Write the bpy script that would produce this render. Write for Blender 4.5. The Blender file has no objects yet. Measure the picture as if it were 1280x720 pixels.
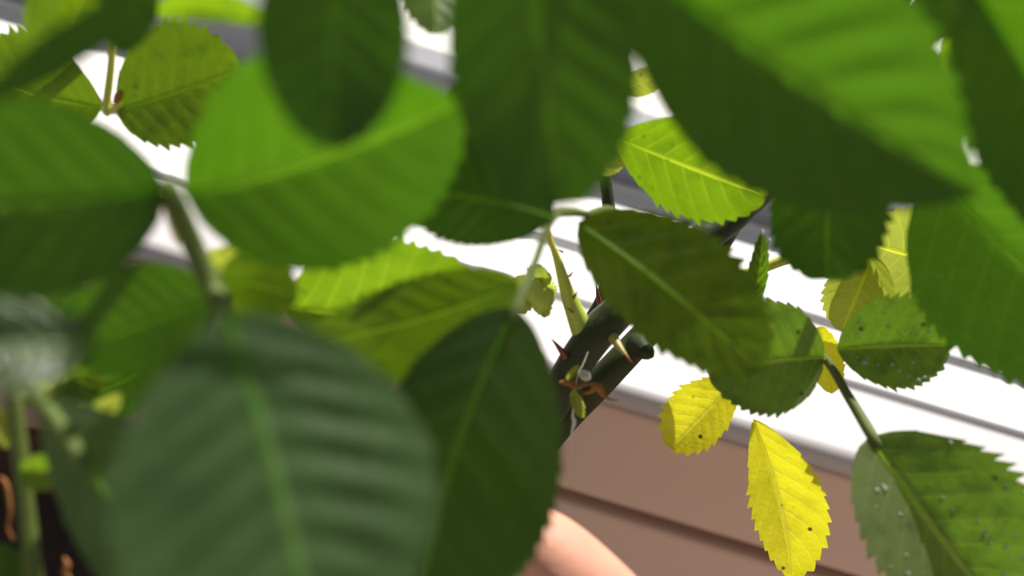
import bpy, bmesh, math, random
from mathutils import Vector, Matrix
random.seed(7)
VERBOSE = False
sc = bpy.context.scene
col = sc.collection
R = math.radians

# ------------------------------------------------------------------ camera
W, H, F = 1280.0, 720.0, 1108.0
CAM_Z, PITCH, ROLL = 1.103, R(30.0), R(16.7)
cam_d = bpy.data.cameras.new('camera')
cam = bpy.data.objects.new('camera', cam_d); col.objects.link(cam)
cam_d.sensor_width = 36.0
cam_d.lens = 36.0 * F / W
cam_d.clip_start = 0.005
fwd = Vector((0, math.cos(PITCH), -math.sin(PITCH)))
up0 = Vector((0, math.sin(PITCH), math.cos(PITCH)))
rt0 = Vector((1, 0, 0))
# the phone is held rolled: level edges run down to the right in the picture
right = rt0 * math.cos(ROLL) + up0 * math.sin(ROLL)
upv = up0 * math.cos(ROLL) - rt0 * math.sin(ROLL)
M3 = Matrix((right, upv, -fwd)).transposed()
cam.matrix_world = Matrix.Translation((0, 0, CAM_Z)) @ M3.to_4x4()
cam_d.dof.use_dof = True
cam_d.dof.focus_distance = 0.228
cam_d.dof.aperture_fstop = 7.0
sc.camera = cam
CP = Vector((0, 0, CAM_Z))

# ------------------------------------------------------------------ light
world = bpy.data.worlds.new('sky'); sc.world = world
world.use_nodes = True
bg = world.node_tree.nodes['Background']
bg.inputs[0].default_value = (0.93, 0.97, 1.0, 1)
bg.inputs[1].default_value = 0.275
sun_d = bpy.data.lights.new('sun', 'SUN')
sun_d.energy = 8.0
sun_d.angle = R(0.55)
sun_d.color = (1.0, 0.96, 0.88)
sun = bpy.data.objects.new('sun', sun_d); col.objects.link(sun)
SUN_DIR = Vector((0.04, 0.56, 0.83)).normalized()
sun.rotation_euler = SUN_DIR.to_track_quat('Z', 'Y').to_euler()
sun.location = (0.1, 1.5, 2.6)
sc.view_settings.view_transform = 'Standard'
sc.view_settings.look = 'None'
sc.view_settings.gamma = 1.0
sc.view_settings.use_curve_mapping = False
sc.view_settings.exposure = 0.0

# ------------------------------------------------------------------ helpers
def P(x, y, d):
    """photograph position (1280x720) and distance along the lens axis in mm -> world point"""
    d = d / 1000.0
    return CP + right * ((x - W / 2) / F * d) + upv * ((H / 2 - y) / F * d) + fwd * d

def tag(o, label=None, cat=None, kind=None, group=None):
    if label: o['label'] = label
    if cat: o['category'] = cat
    if kind: o['kind'] = kind
    if group: o['group'] = group
    return o

def link(name, me, mat=None, parent=None, loc=(0, 0, 0)):
    o = bpy.data.objects.new(name, me); col.objects.link(o)
    if mat is not None: me.materials.append(mat)
    if parent is not None: o.parent = parent
    o.location = loc
    return o

def wloc(o):
    v = Vector((0, 0, 0))
    while o is not None:
        v += o.location; o = o.parent
    return v

def mesh(name, verts, faces, mat, parent, origin, smooth=True):
    """verts in world space; the object sits at origin below an unrotated parent"""
    me = bpy.data.meshes.new(name)
    me.from_pydata([tuple(v - origin) for v in verts], [], faces)
    if smooth:
        me.polygons.foreach_set('use_smooth', [True] * len(me.polygons))
    me.update()
    base = wloc(parent) if parent is not None else Vector((0, 0, 0))
    return link(name, me, mat, parent, origin - base)

def box_mesh(name, lo, hi, bevel=0.0, seg=3):
    me = bpy.data.meshes.new(name)
    bm = bmesh.new()
    bmesh.ops.create_cube(bm, size=1.0)
    for v in bm.verts:
        v.co = Vector([(lo[i] + hi[i]) / 2 + v.co[i] * (hi[i] - lo[i]) for i in range(3)])
    if bevel > 0:
        bmesh.ops.bevel(bm, geom=list(bm.edges), offset=bevel, segments=seg, affect='EDGES', profile=0.5)
    bm.to_mesh(me); bm.free()
    return me

def bez(a, b, c, t):
    return a * (1 - t) ** 2 + b * 2 * t * (1 - t) + c * t * t

def spline(pts, n):
    """Catmull-Rom through pts (tuples of floats)"""
    out = []
    k = len(pts)
    for i in range(n + 1):
        u = i / n * (k - 1)
        j = min(int(u), k - 2); f = u - j
        p0 = pts[max(j - 1, 0)]; p1 = pts[j]; p2 = pts[j + 1]; p3 = pts[min(j + 2, k - 1)]
        out.append(tuple(0.5 * (2 * b + (c - a) * f + (2 * a - 5 * b + 4 * c - d) * f * f + (3 * b - a - 3 * c + d) * f ** 3)
                         for a, b, c, d in zip(p0, p1, p2, p3)))
    return out

# ------------------------------------------------------------------ materials
def new_mat(name):
    m = bpy.data.materials.new(name); m.use_nodes = True
    nt = m.node_tree; nt.nodes.clear()
    return m, nt, nt.nodes, nt.links

def simple_mat(name, c1, c2, rough=0.5, scale=20.0, bump=0.1, spec=0.5, stretch=None, sss=0.0):
    m, nt, N, L = new_mat(name)
    out = N.new('ShaderNodeOutputMaterial'); b = N.new('ShaderNodeBsdfPrincipled')
    tc = N.new('ShaderNodeTexCoord'); mp = N.new('ShaderNodeMapping')
    if stretch: mp.inputs['Scale'].default_value = stretch
    nz = N.new('ShaderNodeTexNoise'); nz.inputs['Scale'].default_value = scale; nz.inputs['Detail'].default_value = 5
    mx = N.new('ShaderNodeMix'); mx.data_type = 'RGBA'
    mx.inputs[6].default_value = (*c1, 1); mx.inputs[7].default_value = (*c2, 1)
    bp = N.new('ShaderNodeBump'); bp.inputs['Strength'].default_value = bump; bp.inputs['Distance'].default_value = 0.001
    L.new(tc.outputs['Object'], mp.inputs['Vector']); L.new(mp.outputs[0], nz.inputs['Vector'])
    L.new(nz.outputs['Fac'], mx.inputs[0]); L.new(nz.outputs['Fac'], bp.inputs['Height'])
    L.new(mx.outputs[2], b.inputs['Base Color']); L.new(bp.outputs[0], b.inputs['Normal'])
    b.inputs['Roughness'].default_value = rough
    b.inputs['Specular IOR Level'].default_value = spec
    if sss > 0:
        b.inputs['Subsurface Weight'].default_value = sss
        b.inputs['Subsurface Radius'].default_value = (1.0, 0.35, 0.2)
        b.inputs['Subsurface Scale'].default_value = 0.004
    L.new(b.outputs[0], out.inputs[0])
    return m

def leaf_mat(name, refl, refl2, trans, trans2, vein_t, rough=0.42, mottle=0.5, specks=0.0, spec=0.35, mix=0.5):
    """thin leaf blade: glossy cuticle over a blade that lets light through; paler veins, blotches, specks.
       UV.x runs along the midrib, UV.y across the blade"""
    m, nt, N, L = new_mat(name)
    def math_(op, a, b=None, c=None):
        n = N.new('ShaderNodeMath'); n.operation = op
        for i, v in enumerate((a, b, c)):
            if v is None: continue
            if isinstance(v, (int, float)): n.inputs[i].default_value = v
            else: L.new(v, n.inputs[i])
        return n.outputs[0]
    mixf = mix
    def mix(f, a, b):
        n = N.new('ShaderNodeMix'); n.data_type = 'RGBA'
        for i, v in ((0, f), (6, a), (7, b)):
            if isinstance(v, tuple): n.inputs[i].default_value = (*v, 1)
            elif isinstance(v, (int, float)): n.inputs[i].default_value = v
            else: L.new(v, n.inputs[i])
        return n.outputs[2]
    def ramp(v, lo, hi):
        n = N.new('ShaderNodeMapRange'); n.interpolation_type = 'SMOOTHSTEP'
        n.inputs[1].default_value = lo; n.inputs[2].default_value = hi
        n.inputs[3].default_value = 0.0; n.inputs[4].default_value = 1.0
        L.new(v, n.inputs[0]); return n.outputs[0]
    out = N.new('ShaderNodeOutputMaterial')
    uv = N.new('ShaderNodeUVMap'); uv.uv_map = 'UVMap'
    sp = N.new('ShaderNodeSeparateXYZ'); L.new(uv.outputs[0], sp.inputs[0])
    tc = N.new('ShaderNodeTexCoord')
    a = math_('ABSOLUTE', math_('MULTIPLY_ADD', sp.outputs[1], 2.0, -1.0))
    u0 = math_('SUBTRACT', sp.outputs[0], math_('MULTIPLY', a, 0.20))
    ph = math_('FRACT', math_('MULTIPLY', u0, 8.0))
    dist = math_('ABSOLUTE', math_('SUBTRACT', ph, 0.5))
    side = math_('MULTIPLY', math_('SUBTRACT', 1.0, ramp(dist, 0.02, 0.11)), math_('SUBTRACT', 1.0, math_('MULTIPLY', a, 0.75)))
    mid = math_('SUBTRACT', 1.0, ramp(a, 0.015, 0.06))
    vein = math_('MAXIMUM', mid, math_('MULTIPLY', side, 0.22))
    n1 = N.new('ShaderNodeTexNoise'); n1.inputs['Scale'].default_value = 140; n1.inputs['Detail'].default_value = 6
    n1.inputs['Roughness'].default_value = 0.6
    L.new(tc.outputs['Object'], n1.inputs['Vector'])
    blot = math_('MULTIPLY', ramp(n1.outputs['Fac'], 0.42, 0.68), mottle)
    n2 = N.new('ShaderNodeTexVoronoi'); n2.inputs['Scale'].default_value = 900
    L.new(tc.outputs['Object'], n2.inputs['Vector'])
    n3 = N.new('ShaderNodeTexVoronoi'); n3.inputs['Scale'].default_value = 190
    L.new(tc.outputs['Object'], n3.inputs['Vector'])
    rc = mix(vein, mix(blot, refl, refl2), tuple(min(1, v * 2.2) for v in refl))
    tcx = mix(vein, mix(blot, trans, trans2), vein_t)
    if specks > 0:
        sk = math_('MULTIPLY', math_('SUBTRACT', 1.0, ramp(n3.outputs['Distance'], 0.06, 0.15)), specks)
        rc = mix(sk, rc, (0.01, 0.012, 0.006)); tcx = mix(sk, tcx, (0.005, 0.005, 0.002))
    hgt = math_('ADD', math_('MULTIPLY', n2.outputs['Distance'], 0.25), math_('MULTIPLY', vein, -0.7))
    hgt = math_('ADD', hgt, math_('MULTIPLY', n1.outputs['Fac'], 0.5))
    bp = N.new('ShaderNodeBump'); bp.inputs['Strength'].default_value = 0.35; bp.inputs['Distance'].default_value = 0.0006
    L.new(hgt, bp.inputs['Height'])
    b = N.new('ShaderNodeBsdfPrincipled')
    L.new(rc, b.inputs['Base Color']); b.inputs['Roughness'].default_value = rough
    b.inputs['Specular IOR Level'].default_value = spec
    L.new(bp.outputs[0], b.inputs['Normal'])
    tr = N.new('ShaderNodeBsdfTranslucent'); L.new(tcx, tr.inputs[0]); L.new(bp.outputs[0], tr.inputs['Normal'])
    ad = N.new('ShaderNodeMixShader'); ad.inputs[0].default_value = mixf
    L.new(b.outputs[0], ad.inputs[1]); L.new(tr.outputs[0], ad.inputs[2])
    L.new(ad.outputs[0], out.inputs[0])
    return m

MAT = {}
#                       name               reflect            reflect blotch        transmit             transmit blotch      vein transmit
MAT['green'] = leaf_mat('green_leaf', (0.036, 0.052, 0.018), (0.028, 0.042, 0.015), (0.085, 0.235, 0.001), (0.068, 0.19, 0.001), (0.20, 0.42, 0.006), rough=0.5, mottle=0.45)
MAT['olive'] = leaf_mat('olive_leaf', (0.050, 0.066, 0.012), (0.038, 0.050, 0.012), (0.17, 0.30, 0.003), (0.10, 0.19, 0.003), (0.32, 0.48, 0.01), rough=0.5, mottle=0.8, specks=0.4)
MAT['spotted'] = leaf_mat('spotted_leaf', (0.105, 0.130, 0.060), (0.062, 0.082, 0.034), (0.17, 0.34, 0.005), (0.09, 0.19, 0.005), (0.36, 0.56, 0.02), rough=0.42, mottle=0.9, specks=0.7)
MAT['glossy'] = leaf_mat('glossy_leaf', (0.10, 0.125, 0.075), (0.06, 0.08, 0.045), (0.12, 0.26, 0.004), (0.09, 0.19, 0.004), (0.4, 0.6, 0.03), rough=0.32, mottle=0.8, spec=0.6)
MAT['upper'] = leaf_mat('sheeny_green_leaf', (0.070, 0.118, 0.046), (0.050, 0.090, 0.034), (0.085, 0.235, 0.002), (0.068, 0.19, 0.002), (0.2, 0.42, 0.01), rough=0.42, mottle=0.9, spec=0.5)
MAT['bright'] = leaf_mat('light_green_leaf', (0.080, 0.120, 0.015), (0.060, 0.090, 0.012), (0.27, 0.48, 0.004), (0.18, 0.36, 0.004), (0.80, 0.98, 0.05), rough=0.45, mottle=0.8, specks=0.4)
MAT['lime'] = leaf_mat('lime_leaf', (0.170, 0.190, 0.030), (0.120, 0.150, 0.025), (0.48, 0.56, 0.06), (0.36, 0.44, 0.04), (0.95, 0.98, 0.06), mottle=0.7, specks=0.4)
MAT['yellow'] = leaf_mat('yellow_leaf', (0.42, 0.42, 0.03), (0.30, 0.28, 0.02), (0.98, 0.95, 0.02), (0.72, 0.68, 0.012), (1.0, 0.98, 0.14), mottle=0.7, specks=0.9)
MAT['stem_green'] = simple_mat('green_bark', (0.085, 0.115, 0.028), (0.12, 0.16, 0.035), 0.6, 150, 0.3, spec=0.2)
MAT['stem_dark'] = simple_mat('dark_green_bark', (0.022, 0.032, 0.014), (0.048, 0.060, 0.018), 0.55, 220, 0.4, spec=0.25)
MAT['shoot'] = simple_mat('young_shoot', (0.38, 0.50, 0.06), (0.46, 0.56, 0.09), 0.45, 120, 0.2, sss=0.4)
MAT['thorn'] = simple_mat('thorn_skin', (0.34, 0.36, 0.08), (0.42, 0.25, 0.10), 0.45, 200, 0.1)
MAT['thorn_tip'] = simple_mat('thorn_tip_red', (0.16, 0.03, 0.02), (0.24, 0.05, 0.02), 0.45, 200, 0.1)
MAT['dry'] = simple_mat('withered_brown', (0.42, 0.17, 0.03), (0.16, 0.06, 0.02), 0.8, 300, 0.5)
MAT['web'] = simple_mat('cobweb_white', (0.7, 0.7, 0.62), (0.5, 0.5, 0.45), 0.8, 300, 0.2)
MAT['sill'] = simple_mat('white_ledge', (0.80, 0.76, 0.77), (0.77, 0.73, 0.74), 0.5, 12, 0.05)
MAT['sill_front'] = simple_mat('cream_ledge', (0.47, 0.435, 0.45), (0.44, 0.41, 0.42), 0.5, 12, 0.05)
MAT['rail'] = simple_mat('grey_rail', (0.20, 0.20, 0.225), (0.17, 0.17, 0.19), 0.45, 30, 0.05)
MAT['seal'] = simple_mat('dark_seal', (0.026, 0.024, 0.031), (0.020, 0.018, 0.024), 0.6, 60, 0.1)
MAT['panel'] = simple_mat('brown_panel', (0.68, 0.48, 0.385), (0.64, 0.45, 0.36), 0.55, 14, 0.1, stretch=(1, 1, 6))
MAT['panel_gap'] = simple_mat('panel_backing', (0.26, 0.19, 0.14), (0.22, 0.16, 0.12), 0.8, 14, 0.1)
MAT['ground'] = simple_mat('pale_paving', (0.72, 0.70, 0.66), (0.64, 0.62, 0.58), 0.8, 3, 0.2)
MAT['floor'] = simple_mat('balcony_floor', (0.42, 0.37, 0.33), (0.36, 0.32, 0.28), 0.7, 6, 0.2)
MAT['skin'] = simple_mat('skin', (0.66, 0.34, 0.25), (0.58, 0.27, 0.19), 0.55, 260, 0.35, spec=0.25, sss=0.35)
MAT['nail'] = simple_mat('finger_nail', (0.72, 0.45, 0.38), (0.68, 0.40, 0.33), 0.25, 60, 0.02)
MAT['pot'] = simple_mat('dark_red_pot', (0.085, 0.014, 0.010), (0.045, 0.010, 0.008), 0.45, 30, 0.2)
MAT['soil'] = simple_mat('potting_soil', (0.020, 0.013, 0.010), (0.050, 0.030, 0.020), 0.95, 160, 1.0)
MAT['wood'] = simple_mat('stand_wood', (0.16, 0.085, 0.04), (0.11, 0.055, 0.025), 0.5, 12, 0.2, stretch=(1, 12, 12))
m, nt, N, L = new_mat('water')
o_ = N.new('ShaderNodeOutputMaterial'); g_ = N.new('ShaderNodeBsdfPrincipled')
g_.inputs['Base Color'].default_value = (0.9, 0.95, 0.9, 1); g_.inputs['Roughness'].default_value = 0.05
g_.inputs['Transmission Weight'].default_value = 0.7; g_.inputs['IOR'].default_value = 1.33
L.new(g_.outputs[0], o_.inputs[0]); MAT['water'] = m

# ------------------------------------------------------------------ setting
K = 0.85                                              # the ledge's distance and height below the lens
SILL_Z, NOSE_Y = CAM_Z - 0.203 * K, 0.300 * K
XL, XR = -1.6, 1.6
BACK_Y = NOSE_Y + 0.21
# brown panelled wall under the ledge: backing plus planks, gaps between
wall = link('wall_back', box_mesh('wall_back', (XL, NOSE_Y + 0.021, 0.0), (XR, BACK_Y, SILL_Z - 0.0225)), MAT['panel_gap'])
tag(wall, 'brown panelled wall below the white ledge', kind='structure')
zt = SILL_Z - 0.0114
zs = [zt, CAM_Z - 0.271 * K]
while zs[-1] > 0.2: zs.append(zs[-1] - 0.105)
zs.append(0.0)
pm = {}
for i in range(len(zs) - 1):
    hi_, lo_ = zs[i] - (0.0 if i == 0 else 0.003), zs[i + 1] + 0.003
    key = round(hi_ - lo_, 4)
    if key not in pm:
        pm[key] = box_mesh('panel_board', (XL, 0, -key / 2), (XR, 0.018, key / 2), 0.0020, 2)
        pm[key].materials.append(MAT['panel'])
    link('panel_board', pm[key], None, wall, (0, NOSE_Y + 0.003, (hi_ + lo_) / 2))

def profile_run(name, pts, mat, parent=None):
    """closed yz outline swept along x, smooth where it curves"""
    n = len(pts); vs = [Vector((x, y, z)) for x in (XL, XR) for y, z in pts]
    fs = [(i, (i + 1) % n, n + (i + 1) % n, n + i) for i in range(n)]
    fs += [tuple(range(n - 1, -1, -1)), tuple(range(n, 2 * n))]
    me = bpy.data.meshes.new(name); me.from_pydata([tuple(v) for v in vs], [], fs)
    me.polygons.foreach_set('use_smooth', [True] * n + [False, False])
    bm = bmesh.new(); bm.from_mesh(me); bmesh.ops.recalc_face_normals(bm, faces=bm.faces); bm.to_mesh(me); bm.free()
    me.set_sharp_from_angle(angle=R(32))
    return link(name, me, mat, parent)

def arc(cy, cz, r, a0, a1, n=8):
    return [(cy + r * math.cos(R(a0 + (a1 - a0) * i / n)), cz + r * math.sin(R(a0 + (a1 - a0) * i / n))) for i in range(n + 1)]

# front board of the ledge with a rounded nose, joints and strips behind it, then the grey rail
z0 = SILL_Z
y1, y2, y3, y4, y5 = 0.3535 * K, 0.3595 * K, 0.4030 * K, 0.4150 * K, 0.501 * K
zb = z0 - 0.022
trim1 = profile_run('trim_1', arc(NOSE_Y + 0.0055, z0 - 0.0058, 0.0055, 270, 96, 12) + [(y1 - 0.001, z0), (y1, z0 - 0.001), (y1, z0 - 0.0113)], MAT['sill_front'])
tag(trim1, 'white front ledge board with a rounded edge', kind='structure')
seal1 = profile_run('trim_2', [(y1, zb), (y1, z0 - 0.0004), (y2, z0 - 0.0002), (y2, zb)], MAT['seal'])
tag(seal1, 'thin dark joint along the ledge', kind='structure')
trim2 = profile_run('trim_3', [(y2, zb), (y2, z0 - 0.0006), (y2 + 0.001, z0 + 0.0004), (y3, z0 + 0.0004), (y3, zb)], MAT['sill'])
tag(trim2, 'white middle strip of the ledge', kind='structure')
seal2 = profile_run('trim_4', [(y3, zb), (y3, z0 + 0.0002), (y4, z0 + 0.0006), (y4, zb)], MAT['seal'])
tag(seal2, 'dark grey seal along the ledge', kind='structure')
ya = y5 - 0.008
trim3 = profile_run('trim_5', [(y4, zb), (y4, z0 + 0.001), (ya, z0 + 0.002)] + arc(ya, z0 + 0.009, 0.007, 270, 355, 8) + [(y5, z0 + 0.012), (y5, zb)], MAT['sill'])
tag(trim3, 'white rear strip of the ledge curving up to the rail', kind='structure')
trim4 = profile_run('trim_6', [(y5 - 0.003, z0 + 0.008), (y5 - 0.003, z0 + 0.033), (y5 - 0.001, z0 + 0.0345), (y5 + 0.03, z0 + 0.0345), (y5 + 0.03, zb), (y5 + 0.001, zb)], MAT['rail'])
tag(trim4, 'grey rail behind the white ledge', kind='structure')
# sunlit terrace beyond, and the floor on the near side
g = link('ground', box_mesh('ground', (-30, BACK_Y, -0.35), (30, 40, -0.05)), MAT['ground']); tag(g, 'pale sunlit paving beyond the rail', kind='structure')
fl = link('floor', box_mesh('floor', (-4, -4, -0.05), (4, BACK_Y, 0.0)), MAT['floor']); tag(fl, 'brownish balcony floor', kind='structure')

# ------------------------------------------------------------------ plant stand, pot, soil
pot_c = P(20, 640, 300)
pot_top = pot_c.z
POT = Vector((pot_c.x, min(pot_c.y, NOSE_Y - 0.115), pot_top))
STAND_Z = pot_top - 0.15
stand = bpy.data.objects.new('plant_stand', None); col.objects.link(stand); stand.location = (POT.x, POT.y - 0.02, 0)
tag(stand, 'small wooden stand under the dark red flower pot', 'plant stand')
link('stand_top', box_mesh('stand_top', (-0.15, -0.12, STAND_Z - 0.022), (0.15, 0.12, STAND_Z), 0.003), MAT['wood'], stand)
for sx in (-1, 1):
    for sy in (-1, 1):
        link('leg', box_mesh('leg', (sx * 0.12 - 0.014, sy * 0.09 - 0.014, 0), (sx * 0.12 + 0.014, sy * 0.09 + 0.014, STAND_Z - 0.022), 0.002), MAT['wood'], stand)

def lathe(name, prof, mat, parent, loc, n=40):
    vs, fs = [], []
    k = len(prof)
    for i in range(n):
        a = 2 * math.pi * i / n
        for r, z in prof: vs.append((r * math.cos(a), r * math.sin(a), z))
    for i in range(n):
        for j in range(k - 1):
            fs.append((i * k + j, ((i + 1) % n) * k + j, ((i + 1) % n) * k + j + 1, i * k + j + 1))
    me = bpy.data.meshes.new(name); me.from_pydata(vs, [], fs)
    bm = bmesh.new(); bm.from_mesh(me)
    bmesh.ops.remove_doubles(bm, verts=bm.verts, dist=1e-6); bmesh.ops.recalc_face_normals(bm, faces=bm.faces)
    bm.to_mesh(me); bm.free()
    me.polygons.foreach_set('use_smooth', [True] * len(me.polygons)); me.set_sharp_from_angle(angle=R(40))
    return link(name, me, mat, parent, loc)

pot = bpy.data.objects.new('flower_pot', None); col.objects.link(pot); pot.location = (POT.x, POT.y, STAND_Z)
tag(pot, 'dark red flower pot behind the leaves at lower left', 'flower pot')
lathe('pot_body', [(0.0, 0.0), (0.066, 0.0), (0.070, 0.004), (0.088, 0.122), (0.083, 0.124), (0.066, 0.010), (0.0, 0.008)], MAT['pot'], pot, (0, 0, 0))
lathe('rim', [(0.0885, 0.120), (0.097, 0.121), (0.099, 0.124), (0.101, 0.148), (0.099, 0.150), (0.094, 0.150), (0.092, 0.148), (0.085, 0.122), (0.0885, 0.120)], MAT['pot'], pot, (0, 0, 0))
lathe('soil', [(0.0, 0.134), (0.03, 0.133), (0.06, 0.131), (0.0868, 0.129), (0.080, 0.10), (0.0, 0.10)], MAT['soil'], pot, (0, 0, 0))

# ------------------------------------------------------------------ the rose bush
bush = bpy.data.objects.new('rose_bush', None); col.objects.link(bush)
bush.location = (POT.x, POT.y, STAND_Z + 0.133)
tag(bush, 'leafy rose bush with toothed green and yellowing leaves in front of the white ledge', 'rose bush')

def tube(name, pts, mat, parent=bush, n=None, sides=12, label=None):
    """pts: (x, y, depth mm, radius px in the photograph)"""
    n = n or max(8, 5 * len(pts))
    sp = spline([tuple(map(float, p)) for p in pts], n)
    C = [P(*p[:3]) for p in sp]; rad = [max(p[3], 0.05) * p[2] / 1000 / F for p in sp]
    vs, fs = [], []
    a = None
    for i, c in enumerate(C):
        t = (C[min(i + 1, n)] - C[max(i - 1, 0)]).normalized()
        if a is None: a = t.orthogonal()
        a = (a - t * a.dot(t)).normalized(); b = t.cross(a)
        for k in range(sides):
            th = 2 * math.pi * k / sides
            vs.append(c + (a * math.cos(th) + b * math.sin(th)) * rad[i])
    for i in range(n):
        for k in range(sides):
            k2 = (k + 1) % sides
            fs.append((i * sides + k, i * sides + k2, (i + 1) * sides + k2, (i + 1) * sides + k))
    fs.append(tuple(range(sides - 1, -1, -1))); fs.append(tuple(range(n * sides, (n + 1) * sides)))
    o = mesh(name, vs, fs, mat, parent, C[0].copy())
    if label: o['label'] = label
    return o

def leaf(base, tip, wl, wr, fl=25, fr=25, mat='green', bend=0.0, sag=0.0, peak=0.42, q=0.72, teeth=15, tooth=0.07,
         label=None, rib=2.2, quilt=0.1, el=None, er=None, ea=None, curl=0.0, name='leaf', drops=0, wave=0.25, rib_mat=None):
    """one leaf blade. base/tip: (x, y, depth mm); wl / wr: half widths in px left / right of the way base -> tip;
       fl / fr: degrees each half is folded towards the lens; bend px sideways, sag mm of depth bulge at mid-length"""
    b = Vector(base); t_ = Vector(tip)
    if ea is not None:                                  # lean the whole leaf until it meets the sun at this cosine
        def lean(dt):
            A_, B_ = P(*base), P(tip[0], tip[1], dt)
            T0 = (B_ - A_).normalized(); n0 = (CP - (A_ + B_) / 2).normalized(); n0 = (n0 - T0 * n0.dot(T0)).normalized()
            return n0.dot(SUN_DIR)
        best = min((abs(lean(base[2] * k / 100.0) - ea) + abs(k - 100) * 1e-4, base[2] * k / 100.0) for k in range(60, 150))
        t_.z = best[1]
    dirp = Vector((t_.x - b.x, t_.y - b.y)); ln = dirp.length; dirp /= ln
    perp = Vector((dirp.y, -dirp.x))                    # left of travel as seen in the picture
    ctl = (b + t_) / 2 + Vector((perp.x * bend * 2, perp.y * bend * 2, sag * 2))
    rows = teeth * 4
    def cpx(t): return bez(b, ctl, t_, t)
    p = math.log(0.5) / math.log(peak)
    def prof(t): return max(0.0, math.sin(math.pi * min(max(t, 0), 1) ** p)) ** q
    # how far each half is turned from the sun: e is the cosine to the sun (negative: lit from behind)
    pm_ = cpx(0.5); cm = P(pm_.x, pm_.y, pm_.z)
    Tm = (P(*cpx(0.55)) - P(*cpx(0.45))).normalized()
    Nm = (CP - cm).normalized(); Nm = (Nm - Tm * Nm.dot(Tm)).normalized(); Lm = Nm.cross(Tm)
    def solve(e, side):
        A, B = Nm.dot(SUN_DIR), Lm.dot(SUN_DIR) * side
        mag = math.hypot(A, B)
        ac = math.acos(max(-1, min(1, e / mag))); dl = math.atan2(B, A)
        best = min(((x + math.pi) % (2 * math.pi) - math.pi for x in (ac - dl, -ac - dl)), key=abs)
        return max(-52, min(52, math.degrees(best)))
    if el is not None: fl = solve(el, 1)
    if er is not None: fr = solve(er, -1)
    if VERBOSE: print('LEAF', (label or name)[:44], 'N.s %.2f' % Nm.dot(SUN_DIR), 'folds %.0f %.0f' % (fl, fr))
    cols = 7
    seed = random.random() * 100
    tr_ = [[random.uniform(0.45, 1.5) for _ in range(teeth + 1)] for _ in (0, 1)]
    verts, faces, uvs = [], [], []
    centre = []
    for i in range(rows + 1):
        t = i / rows
        pc = cpx(t); c = P(pc.x, pc.y, pc.z)
        t2 = min(t + 0.01, 1.0); t1 = max(t - 0.01, 0.0)
        a1, a2 = cpx(t1), cpx(t2)
        T = (P(*a2) - P(*a1)).normalized()
        Nn = (CP - c).normalized(); Nn = (Nn - T * Nn.dot(T)).normalized()
        Lf = Nn.cross(T).normalized()                   # to the left of travel
        centre.append((c, Nn, T))
        ph = (i % 4) / 4.0
        saw = (ph if i < rows else 0) 
        for side, w, fold in ((1, wl, fl), (-1, wr, fr)):
            for k in range(cols + 1):
                a = k / cols
                ww = prof(t) * w
                if k == cols: ww *= 1 + tooth * (saw * 2 * tr_[0 if side > 0 else 1][i // 4] - 0.6)
                elif k == cols - 1: ww *= 1 + tooth * 0.3 * (saw - 0.4)
                wm = ww * pc.z / 1000 / F
                fo = R(fold) + R(curl) * (a - 0.5) * 2
                fo0 = R(fold) - R(curl) * 0.5
                d = Lf * side * math.cos(fo) / max(0.35, math.cos(R(fold))) + Nn * math.sin(fo) / max(0.35, math.cos(R(fold)))
                vph = ((t - 0.20 * a) * 8.0)
                hq = quilt / 1000 * math.cos(2 * math.pi * vph) * math.sin(math.pi * min(1, a * 1.05)) * prof(t)
                hq += wave / 1000 * math.sin(t * 9 + seed + side) * a
                fwdshift = T * (a * a * 0.05 * ln * pc.z / 1000 / F * prof(t))
                v = c + d * (wm * a) - Nn * hq + fwdshift
                if k == cols: v = v + T * (saw * 0.35 * ln / rows * 4 * pc.z / 1000 / F * min(1, prof(t) * 2))
                verts.append(v); uvs.append((t, 0.5 + 0.5 * side * a))
    st = 2 * (cols + 1)
    for i in range(rows):
        for s in (0, 1):
            for k in range(cols):
                o = i * st + s * (cols + 1) + k
                f = (o, o + 1, o + st + 1, o + st)
                faces.append(f if s == 0 else f[::-1])
    org = centre[0][0].copy()
    me = bpy.data.meshes.new(name)
    bm = bmesh.new()
    uvl = bm.loops.layers.uv.new('UVMap')
    bv = [bm.verts.new(v - org) for v in verts]
    for f in faces:
        fc = bm.faces.new([bv[j] for j in f]); fc.smooth = True
        for lp, j in zip(fc.loops, f): lp[uvl].uv = uvs[j]
    bmesh.ops.remove_doubles(bm, verts=bm.verts, dist=1e-7)
    bmesh.ops.dissolve_degenerate(bm, edges=bm.edges, dist=1e-7)
    bm.to_mesh(me); bm.free()
    o = link(name, me, MAT[mat], bush, org - bush.location)
    if label: o['label'] = label
    # raised midrib
    if rib > 0:
        vs, fs = [], []; S = 8
        for i in range(0, rows + 1, 2):
            c, Nn, T = centre[i]; t = i / rows
            r = 0.8 * rib * (1 - 0.8 * t) * cpx(t).z / 1000 / F
            Lf = Nn.cross(T)
            for k in range(S):
                th = math.pi * k / (S - 1)
                vs.append(c + Lf * math.cos(th) * r + Nn * math.sin(th) * r * 0.9)
        m_ = rows // 2
        for i in range(m_):
            for k in range(S - 1):
                k2 = k + 1
                fs.append((i * S + k, i * S + k2, (i + 1) * S + k2, (i + 1) * S + k))
        mesh('midrib', vs, fs, MAT[rib_mat or {'green': 'rib_green', 'olive': 'rib_green', 'spotted': 'rib_lime', 'upper': 'rib_green', 'glossy': 'rib_green', 'bright': 'rib_lime', 'lime': 'rib_lime', 'yellow': 'rib_yellow'}[mat]], o, org.copy())
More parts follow.
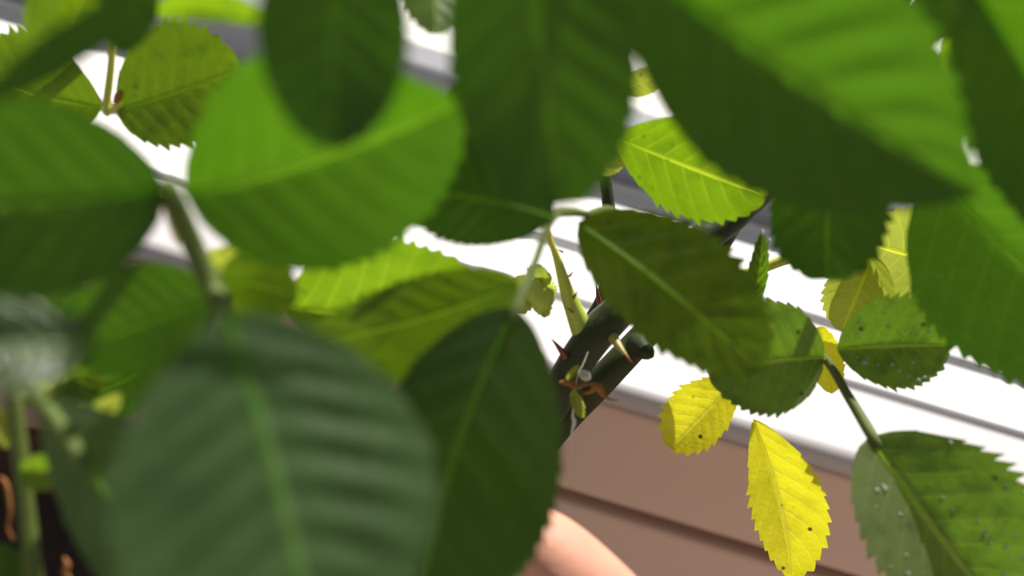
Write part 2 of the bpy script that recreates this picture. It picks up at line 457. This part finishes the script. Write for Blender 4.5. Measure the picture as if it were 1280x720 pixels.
    if drops:
        rnd = random.Random(drops); bm = bmesh.new()
        for _ in range(drops):
            i = rnd.randrange(int(rows * 0.15), int(rows * 0.85)); s = rnd.choice((0, 1)); k = rnd.randrange(2, cols)
            v = verts[i * st + s * (cols + 1) + k]; c, Nn, T = centre[i]
            r = rnd.uniform(0.25, 0.55) / 1000
            mt = Matrix.Translation(v + Nn * r * 0.3 - org) @ Matrix.Diagonal((r, r * rnd.uniform(0.8, 1.5), r, 1))
            bmesh.ops.create_icosphere(bm, subdivisions=1, radius=1.0, matrix=mt)
        me = bpy.data.meshes.new('water_droplets'); bm.to_mesh(me); bm.free()
        me.polygons.foreach_set('use_smooth', [True] * len(me.polygons))
        d_ = link('water_droplets', me, MAT['water'], o); d_['kind'] = 'stuff'; d_['label'] = 'tiny water droplets on the leaf'
    return o

MAT['rib_green'] = leaf_mat('green_midrib', (0.060, 0.085, 0.018), (0.05, 0.075, 0.018), (0.50, 0.85, 0.05), (0.5, 0.8, 0.05), (0.5, 0.85, 0.05), mix=0.7)
MAT['rib_lime'] = leaf_mat('lime_midrib', (0.26, 0.36, 0.05), (0.22, 0.30, 0.05), (0.85, 1.0, 0.3), (0.8, 0.95, 0.3), (0.85, 1.0, 0.3), mix=0.8)
MAT['rib_yellow'] = leaf_mat('yellow_midrib', (0.55, 0.50, 0.06), (0.5, 0.45, 0.05), (1.0, 0.97, 0.3), (0.95, 0.92, 0.3), (1.0, 0.97, 0.3), mix=0.8)

# --- canes and stems (dark, thorny, crossing behind the middle leaves)
cane = tube('cane', [(430, 850, 300, 15), (560, 720, 250, 17), (675, 535, 215, 20), (722, 450, 208, 23), (760, 402, 205, 23), (830, 335, 207, 21), (925, 262, 212, 20), (1010, 170, 213, 18), (1110, 20, 213, 16), (1160, -80, 213, 14)], MAT['stem_dark'], n=60, sides=16, label='thick dark green rose cane running up to the right')
cane2 = tube('cane', [(410, 860, 310, 15), (560, 730, 262, 16), (680, 556, 232, 18), (752, 476, 222, 19), (800, 425, 221, 18), (860, 360, 224, 15), (930, 250, 228, 13), (960, 130, 232, 11), (965, -40, 235, 9)], MAT['stem_dark'], n=50, sides=14, label='second dark cane behind the first with a cut stub')
tube('cane', [(420, 860, 320, 12), (600, 640, 270, 12), (725, 425, 236, 10), (757, 360, 232, 9), (762, 270, 230, 8), (740, 120, 232, 8), (725, -40, 236, 7)], MAT['stem_dark'], n=40, label='thin dark cane behind the main cane')
tube('stub', [(795, 428, 216, 15), (806, 438, 212, 12), (813, 443, 210, 7), (815, 444, 210, 3)], MAT['stem_dark'], cane2)
sh = tube('shoot', [(735, 425, 207, 18), (722, 398, 205, 13), (708, 362, 203, 9), (697, 325, 201, 5.5), (688, 300, 200, 3.5), (684, 280, 199, 3)], MAT['shoot'], n=30, label='bright yellow-green young shoot rising from the cane')
for x, y, x2, y2 in ((712, 345, 718, 338), (717, 372, 724, 362), (703, 315, 697, 311), (716, 390, 708, 384)):
    tube('prickle', [(x, y, 202, 2), ((x + x2) / 2, (y + y2) / 2, 201, 1.2), (x2, y2, 200, 0.3)], MAT['thorn_tip'], sh, n=4, sides=6)
th = tube('thorn', [(758, 408, 206, 9), (769, 426, 201, 6), (779, 440, 198, 3), (787, 450, 197, 1.2)], MAT['thorn'], cane, n=12, label='pale green curved thorn with a red tip')
tube('thorn', [(781, 443, 197.6, 2.5), (786, 449, 197, 1.6), (791, 454, 196.5, 0.4)], MAT['thorn_tip'], cane, n=6, sides=8, label='red tip of the pale thorn')
tube('thorn', [(707, 446, 205, 5), (699, 435, 203, 3.2), (689, 423, 201, 0.5)], MAT['thorn_tip'], cane, n=8, sides=8, label='small red thorn on the left of the cane')
tube('thorn', [(752, 385, 228, 5), (748, 372, 227, 3), (745, 356, 226, 0.6)], MAT['thorn_tip'], cane, n=8, sides=8)
# withered bits caught on the cane
tube('dry_bract', [(700, 478, 196, 2), (712, 479, 193, 4), (722, 484, 192, 2.5), (736, 480, 192, 2), (748, 484, 191, 5), (753, 492, 191, 3.5), (762, 499, 191, 1.5), (773, 500, 190, 0.7)], MAT['dry'], n=30, label='orange-brown withered bract on the cane')
tube('dry_bract', [(728, 492, 193, 1.5), (738, 490, 192, 2.5), (746, 483, 191, 4), (752, 480, 191, 1)], MAT['dry'], n=14)
bu = tube('bud', [(724, 466, 196, 1), (727, 467, 195.5, 5), (731, 469, 195, 6.5), (735, 472, 195, 5), (738, 474, 195, 1)], MAT['web'], n=12, label='small whitish bud')
leaf((716, 486, 195), (729, 522, 194), 7, 9, mat='lime', ea=-0.3, teeth=6, rib=0, name='sepal', tooth=0.2, q=0.6)
leaf((708, 474, 195), (724, 456, 195), 4, 5, mat='lime', ea=-0.3, teeth=6, rib=0, name='sepal', tooth=0.2, q=0.6)
tube('web_thread', [(718, 500, 196, 0.6), (716, 520, 196, 1.6), (718, 528, 196, 2.6), (714, 545, 196, 0.8), (716, 570, 196, 0.3)], MAT['web'], n=16, sides=6)
tube('web_thread', [(735, 440, 199, 0.3), (729, 455, 197, 0.5), (722, 470, 196, 0.6), (716, 505, 196, 0.5)], MAT['web'], n=16, sides=6)
tube('web_thread', [(762, 372, 202, 0.3), (742, 388, 202, 0.5), (728, 402, 202, 0.3)], MAT['web'], n=10, sides=6)

L_ = leaf
# --- sharp leaves at the right, on one stalk
stalk = tube('leaf_stalk', [(905, 330, 214, 3), (930, 372, 210, 4), (975, 412, 206, 4), (1028, 445, 201, 5), (1062, 498, 195, 6), (1090, 545, 187, 7), (1100, 560, 186, 5)], MAT['stem_green'], n=40, label='green stalk joining three leaves')
L_((1031, 447, 199), (884, 466, 196), 66, 72, mat='spotted', el=0.22, er=-0.3, bend=-4, peak=0.45, q=0.55, teeth=13, label='roundish spotted green leaf left of the stalk', rib=2.2, tooth=0.06)
L_((1046, 437, 199), (1186, 432, 196), 62, 54, mat='spotted', el=-0.3, er=0.25, bend=2, peak=0.46, q=0.55, teeth=12, label='roundish green leaf with water droplets right of the stalk', drops=26, tooth=0.08)
L_((1086, 546, 187), (1262, 782, 180), 118, 78, mat='spotted', el=-0.22, er=0.42, bend=-4, peak=0.44, q=0.60, teeth=17, label='large end leaf with one silvery half', rib=3.2, drops=30, sag=-4)
L_((941, 524, 218), (990, 724, 214), 56, 36, 14, 12, mat='yellow', bend=8, peak=0.50, q=0.72, teeth=13, tooth=0.10, label='bright yellow toothed leaf hanging down', rib=2.2, ea=-0.4)
L_((922, 474, 214), (838, 560, 210), 34, 44, 14, 12, mat='yellow', bend=0, peak=0.5, q=0.6, teeth=10, tooth=0.09, label='small mottled yellow leaf', rib=1.6, ea=-0.3)
L_((1040, 492, 211), (1026, 408, 211), 20, 20, 14, 12, mat='yellow', teeth=8, q=0.6, rib=1.0, label='small yellow leaf behind the stalk joint', ea=-0.35)
# curled leaflet and petiole
L_((936, 398, 202), (953, 292, 200), 13, 12, 44, 44, 'spotted', teeth=8, q=0.6, bend=-3, rib=1.5, label='small narrow curled leaf standing upright', quilt=0.5)
tube('leaf_stalk', [(930, 392, 204, 5), (938, 398, 203, 4), (948, 401, 202, 3), (975, 412, 205, 4)], MAT['shoot'], n=10)
tube('leaf_stalk', [(905, 352, 226, 4), (925, 344, 226, 6), (952, 336, 225, 6), (978, 326, 224, 6.5), (1010, 318, 222, 5)], MAT['shoot'], n=16)
tube('tendril', [(953, 296, 200, 1), (953, 291, 200, 2), (953, 287, 200, 1.4)], MAT['web'], n=6, sides=6)
tube('tendril', [(957, 318, 200, 1.4), (961, 304, 200, 1.6), (962, 298, 200, 1)], MAT['web'], n=6, sides=6)
# pale yellow-green leaves behind
L_((1215, 332, 218), (1066, 298, 214), 82, 58, mat='lime', el=-0.4, er=-0.5, bend=3, peak=0.5, q=0.55, teeth=13, label='pale lime leaf behind the dark leaf at the right')
L_((1092, 318, 209), (1052, 414, 208), 44, 40, 14, 12, mat='lime', peak=0.45, q=0.6, teeth=10, label='smaller pale lime leaf above the leaf with droplets', ea=-0.4)
# dark leaves, middle
L_((722, 278, 168), (950, 462, 158), 86, 66, mat='olive', el=0.01, er=0.0, bend=6, peak=0.47, q=0.56, teeth=15, label='large dark olive leaf in the middle', sag=-3, rib=2.0)
L_((1036, 120, 166), (1034, 350, 160), 70, 70, 0, 0, 'green', peak=0.6, q=0.55, teeth=14, label='dark green leaf below the big upper right leaf', sag=0, ea=-0.02)
L_((770, 172, 196), (958, 246, 190), 62, 62, mat='bright', el=-0.5, er=-0.45, bend=0, peak=0.5, q=0.6, teeth=14, label='bright mottled leaf behind the upper leaves')
L_((694, 272, 150), (498, 240, 143), 62, 78, mat='green', el=0.0, er=0.0, bend=-8, peak=0.5, q=0.55, teeth=14, label='dark leaf in the centre pointing left')
L_((632, 268, 156), (568, 104, 160), 40, 48, 0, 0, mat='olive', peak=0.5, q=0.7, teeth=13, label='dark toothed leaf between the two upper leaves')
tube('leaf_stalk', [(735, 268, 168, 5), (712, 266, 164, 6), (690, 274, 152, 6), (668, 330, 146, 6), (646, 384, 140, 7), (640, 405, 139, 4)], MAT['stem_green'], n=24)
tube('leaf_stalk', [(735, 268, 168, 5), (760, 262, 180, 5), (800, 280, 200, 6), (850, 315, 206, 8)], MAT['stem_green'], n=16)
L_((776, 112, 204), (832, 92, 202), 16, 18, mat='lime', el=-0.6, er=-0.5, q=0.6, teeth=8, rib=1, label='tiny lime leaf showing between the top leaves')
L_((742, 214, 204), (782, 196, 202), 14, 14, mat='lime', el=-0.6, er=-0.5, q=0.6, teeth=8, rib=1, label='tiny lime leaf left of the bright mottled leaf')
# frilly bud behind
bl = tube('flower_bud', [(662, 340, 206, 4), (668, 350, 206, 12), (674, 362, 205, 20), (676, 376, 204, 17), (674, 388, 204, 8), (673, 392, 204, 2)], MAT['shoot'], n=16, label='pale green frilly bud beside the shoot')
for bx, by, tx, ty in ((668, 352, 694, 372), (666, 350, 684, 396), (664, 348, 652, 392), (668, 350, 690, 345), (640, 372, 626, 384), (664, 345, 640, 368), (670, 350, 672, 330)):
    L_((bx, by, 203), (tx, ty, 201), 13, 13, 20, 20, 'lime', ea=-0.3, teeth=6, rib=0, q=0.6, name='sepal', tooth=0.15)
# --- middle left
L_((357, 383, 178), (602, 352, 172), 92, 40, mat='bright', el=-0.55, er=-0.05, bend=-22, peak=0.42, q=0.55, teeth=16, label='yellow-green leaf with bright veins in the left middle', rib=3.0)
L_((648, 352, 152), (380, 428, 140), 78, 50, mat='olive', el=-0.25, er=-0.2, bend=10, peak=0.42, q=0.6, teeth=16, label='translucent leaf in front of the veined leaf')
L_((272, 368, 138), (84, 438, 128), 62, 74, mat='green', el=-0.12, er=-0.25, bend=2, peak=0.45, q=0.6, teeth=15, tooth=0.04, label='blurred olive leaf left of the stem')
L_((276, 350, 140), (372, 372, 136), 40, 55, mat='olive', el=-0.25, er=-0.2, bend=6, q=0.55, teeth=12, label='small blurred leaf right of the stem')
L_((252, 340, 150), (302, 312, 148), 18, 16, mat='lime', el=-0.6, er=-0.4, q=0.6, teeth=8, rib=1, label='tiny lime leaf at the stem joint')
tube('leaf_stalk', [(205, 228, 122, 13), (222, 262, 124, 14), (246, 318, 127, 14), (272, 376, 126, 12), (288, 412, 112, 11), (296, 440, 105, 6)], MAT['stem_green'], n=30, label='thick blurred stalk in the left foreground')
tube('stipule', [(205, 255, 126, 3), (214, 280, 128, 4), (222, 305, 130, 2)], MAT['shoot'], n=8)
# --- big foreground leaves
L_((208, 238, 121), (-190, 268, 116), 118, 128, mat='green', el=-0.02, er=-0.24, bend=4, peak=0.42, q=0.52, teeth=16, tooth=0.03, label='blurred green leaf at the left edge', rib=4)
L_((230, 242, 123), (572, 128, 118), 122, 142, mat='green', el=-0.75, er=-0.34, bend=-10, peak=0.42, q=0.56, teeth=16, tooth=0.03, label='blurred leaf with one glowing upper half', rib=4, sag=4)
L_((420, -150, 98), (414, 186, 96), 94, 92, 0, 0, 'green', peak=0.50, q=0.62, teeth=15, tooth=0.03, label='dark blurred leaf hanging from the top left', rib=4, ea=-0.03)
L_((655, -190, 110), (704, 258, 108), 118, 116, 0, 6, 'green', bend=-6, peak=0.52, q=0.56, teeth=16, tooth=0.03, label='broad dark blurred leaf hanging from the top', rib=4, ea=-0.09)
L_((755, -75, 124), (1224, 246, 112), 146, 138, mat='green', el=-0.55, er=0.05, bend=-10, peak=0.48, q=1.0, teeth=18, tooth=0.03, label='big blurred leaf with a bright upper half at the top right', rib=5, quilt=0.5)
L_((1165, 218, 168), (1420, 470, 160), 95, 130, mat='green', el=-0.6, er=-0.15, bend=2, peak=0.42, q=0.55, teeth=17, tooth=0.05, label='dark toothed leaf at the right edge', rib=4)
L_((1216, -18, 136), (1420, 360, 126), 120, 92, mat='green', el=-0.6, er=0.0, bend=10, peak=0.42, q=0.58, teeth=15, tooth=0.03, label='dark leaf at the upper right edge with a bright half', rib=4)
L_((1236, -40, 176), (1192, 160, 184), 36, 34, mat='bright', el=-0.5, er=-0.5, q=0.6, teeth=13, label='pale leaf strip between two dark leaves')
L_((1245, -60, 150), (1130, 55, 146), 40, 40, mat='green', el=0.0, er=0.0, q=0.6, teeth=12, tooth=0.03, label='dark blurred leaf tip at the top right')
L_((283, 392, 98), (400, 830, 86), 200, 196, -4, 4, 'upper', bend=6, peak=0.48, q=0.58, teeth=17, tooth=0.03, label='largest blurred leaf in the bottom left foreground', rib=5, quilt=0.4, ea=0.3)
L_((646, 384, 140), (520, 800, 124), 137, 104, 8, -4, mat='green', bend=-22, peak=0.46, q=0.58, teeth=17, tooth=0.03, label='dark leaf in the bottom middle', rib=4, sag=-2, ea=0.02)
L_((52, 498, 122), (230, 790, 112), 92, 56, 8, -20, mat='glossy', bend=6, peak=0.5, q=0.6, teeth=15, tooth=0.03, label='greyish blurred leaf at the bottom left', rib=4, ea=0.3)
L_((118, 430, 94), (-90, 440, 78), 52, 62, mat='glossy', el=0.62, er=0.68, bend=0, q=0.5, teeth=12, tooth=0.03, label='glossy grey-looking leaf at the left edge', wave=1.5, quilt=1.2)
# --- top left
L_((145, 138, 188), (302, 84, 182), 84, 62, mat='olive', el=-0.28, er=-0.12, bend=-4, peak=0.45, q=0.52, teeth=13, tooth=0.08, label='olive toothed leaf at the top left')
L_((128, 134, 190), (-40, 92, 186), 56, 72, mat='olive', el=-0.2, er=-0.4, bend=4, peak=0.5, q=0.55, teeth=13, tooth=0.08, label='olive leaf at the left top corner')
tube('leaf_stalk', [(142, 20, 186, 4.5), (139, 80, 187, 4.5), (133, 134, 188, 5), (136, 142, 188, 4)], MAT['shoot'], n=16)
tube('leaf_stalk', [(136, 138, 188, 4), (150, 133, 188, 4), (160, 128, 188, 2)], MAT['shoot'], n=8)
tube('dry_bract', [(143, 130, 187, 2), (148, 120, 187, 5), (152, 114, 186, 2)], MAT['dry'], n=8)
L_((185, -10, 96), (-20, 126, 92), 26, 24, mat='green', el=0.0, er=0.02, q=0.6, teeth=12, tooth=0.03, label='narrow dark blurred leaf crossing the top left corner')
L_((70, 60, 140), (130, -60, 138), 28, 40, mat='bright', el=-0.6, er=-0.5, q=0.6, teeth=10, label='bright blurred leaf at the top left corner')
L_((40, 80, 136), (62, -60, 134), 18, 22, mat='bright', el=-0.6, er=-0.5, q=0.6, teeth=10)
L_((190, 18, 134), (345, 34, 130), 22, 14, mat='bright', el=-0.7, er=-0.4, bend=14, q=0.6, teeth=10, label='thin bright blurred leaf along the top edge')
L_((172, -50, 130), (150, 66, 118), 34, 34, 4, 4, 'green', q=0.6, teeth=10, tooth=0.03, label='small dark blurred leaf tip at the top left', ea=-0.03)
L_((540, -90, 160), (545, 44, 146), 40, 40, -10, -10, 'spotted', q=0.6, teeth=10, label='pale grey-green leaf tip at the top', ea=0.3)
# --- bottom left tangle
L_((205, 452, 172), (52, 520, 168), 44, 52, mat='green', el=-0.15, er=-0.3, q=0.55, teeth=13, tooth=0.05, label='small green leaf deep in the tangle at the left')
L_((-30, 360, 165), (130, 420, 160), 60, 56, mat='green', el=-0.2, er=0.0, q=0.55, teeth=13, tooth=0.05, label='green leaf behind the glossy leaf at the left edge')
# stalks that carry the foreground leaves
tube('leaf_stalk', [(262, 350, 127, 10), (320, 420, 165, 8), (400, 560, 220, 8), (470, 760, 265, 10), (440, 850, 300, 10)], MAT['stem_green'], n=24)
tube('leaf_stalk', [(1222, -75, 152, 8), (1120, -240, 138, 8), (900, -260, 137, 8), (790, -150, 132, 8), (752, -82, 125, 8), (770, -60, 123, 5)], MAT['stem_green'], n=28)
tube('leaf_stalk', [(-170, -130, 212, 8), (-160, -240, 130, 8), (0, -270, 98, 9), (300, -250, 97, 9), (420, -145, 98, 6)], MAT['stem_green'], n=24)
tube('leaf_stalk', [(900, -260, 137, 7), (820, -290, 114, 8), (700, -260, 110, 8), (655, -185, 110, 5)], MAT['stem_green'], n=20)
tube('leaf_stalk', [(1160, -78, 213, 10), (1200, -120, 185, 9), (1225, -70, 150, 9), (1216, -15, 136, 7)], MAT['stem_green'], n=20)
tube('cane', [(20, 780, 270, 14), (-120, 640, 250, 13), (-190, 380, 235, 12), (-180, 60, 225, 10), (-60, -150, 210, 8), (100, -140, 196, 6), (142, 22, 186, 4.5)], MAT['stem_dark'], n=40)
tube('leaf_stalk', [(14, 470, 138, 9), (22, 540, 138, 10), (34, 640, 138, 10), (46, 760, 138, 11)], MAT['stem_green'], n=16)
tube('leaf_stalk', [(-20, 440, 126, 9), (40, 490, 124, 10), (80, 540, 120, 10), (110, 590, 116, 7)], MAT['stem_green'], n=16)
for b_, t_, w1, w2, mt in (((26, 588, 136), (92, 590, 132), 20, 24, 'bright'), ((20, 500, 146), (70, 486, 145), 20, 14, 'lime'), ((100, 545, 140), (152, 492, 138), 16, 14, 'lime'),
                           ((62, 530, 142), (112, 506, 140), 16, 14, 'lime'), ((96, 548, 140), (150, 552, 138), 10, 8, 'spotted'), ((10, 560, 146), (-20, 500, 146), 16, 16, 'lime'),
                           ((10, 680, 140), (-30, 780, 138), 60, 60, 'green'), ((60, 500, 160), (140, 440, 158), 30, 30, 'olive')):
    L_(b_, t_, w1, w2, 30, 14, mt, q=0.6, teeth=9, rib=1.2)
tube('dry_bract', [(0, 596, 150, 1), (8, 606, 150, 3), (13, 640, 150, 2.4), (10, 660, 150, 2), (18, 676, 150, 1)], MAT['dry'], n=14)
tube('dry_bract', [(80, 696, 150, 1), (84, 706, 150, 4), (82, 716, 150, 4), (90, 730, 150, 2)], MAT['dry'], n=12)

# ------------------------------------------------------------------ the hand
def hand():
    # joints in photograph position + depth + radius in mm; the thumb rises into the picture, the rest is below it
    J = {}; E = []
    def j(n, x, y, d, r, link_=None):
        J[n] = (P(x, y, d), r / 1000)
        if link_: E.append((link_, n))
    j('palm', 905, 1010, 188, 19)
    j('wrist', 1040, 1190, 196, 22, 'palm'); j('fore', 1180, 1420, 205, 29, 'wrist'); j('fore2', 1330, 1700, 215, 34, 'fore')
    j('tb', 850, 905, 178, 14, 'palm'); j('t1', 792, 806, 172, 11.2, 'tb'); j('t2', 736, 744, 170, 10.2, 't1'); j('t3', 692, 700, 170, 9.6, 't2'); j('t4', 658, 666, 171, 7.6, 't3'); j('t5', 646, 654, 171, 4.5, 't4')
    for i, (kx, ky, kd) in enumerate(((812, 1000, 196), (830, 1068, 204), (868, 1120, 210), (915, 1165, 214))):
        s = (1.0, 1.06, 0.98, 0.82)[i]
        j('k%d' % i, kx, ky, kd, 9.6 * s, 'palm')
        j('a%d' % i, kx - 120 * s, ky - 60 * s + 20, kd - 2, 8.6 * s, 'k%d' % i)
        j('b%d' % i, kx - 165 * s, ky + 0 * s + 20, kd + 20, 7.8 * s, 'a%d' % i)
        j('c%d' % i, kx - 130 * s, ky + 50 * s + 20, kd + 30, 6.8 * s, 'b%d' % i)
    names = list(J); org = J['palm'][0]
    me = bpy.data.meshes.new('hand')
    me.from_pydata([tuple(J[n][0] - org) for n in names], [(names.index(a), names.index(b)) for a, b in E], [])
    o = link('hand', me, MAT['skin'], None, org)
    sk = o.modifiers.new('Skin', 'SKIN'); sk.use_smooth_shade = True; sk.branch_smoothing = 0.4
    if not me.skin_vertices: pass
    for n, sv in zip(names, me.skin_vertices[0].data):
        sv.radius = (J[n][1], J[n][1] * 0.92); sv.use_root = (n == 'palm')
    o.modifiers.new('Sub', 'SUBSURF').levels = 2; o.modifiers['Sub'].render_levels = 2
    bpy.context.view_layer.update()
    ev = o.evaluated_get(bpy.context.evaluated_depsgraph_get())
    m2 = bpy.data.meshes.new_from_object(ev)
    o.modifiers.clear(); o.data = m2
    m2.polygons.foreach_set('use_smooth', [True] * len(m2.polygons))
    if not m2.materials: m2.materials.append(MAT['skin'])
    tag(o, 'bare hand with a sunlit thumb raised behind the bottom middle leaf', 'person')
    o.name = 'person'
    return o
hand()
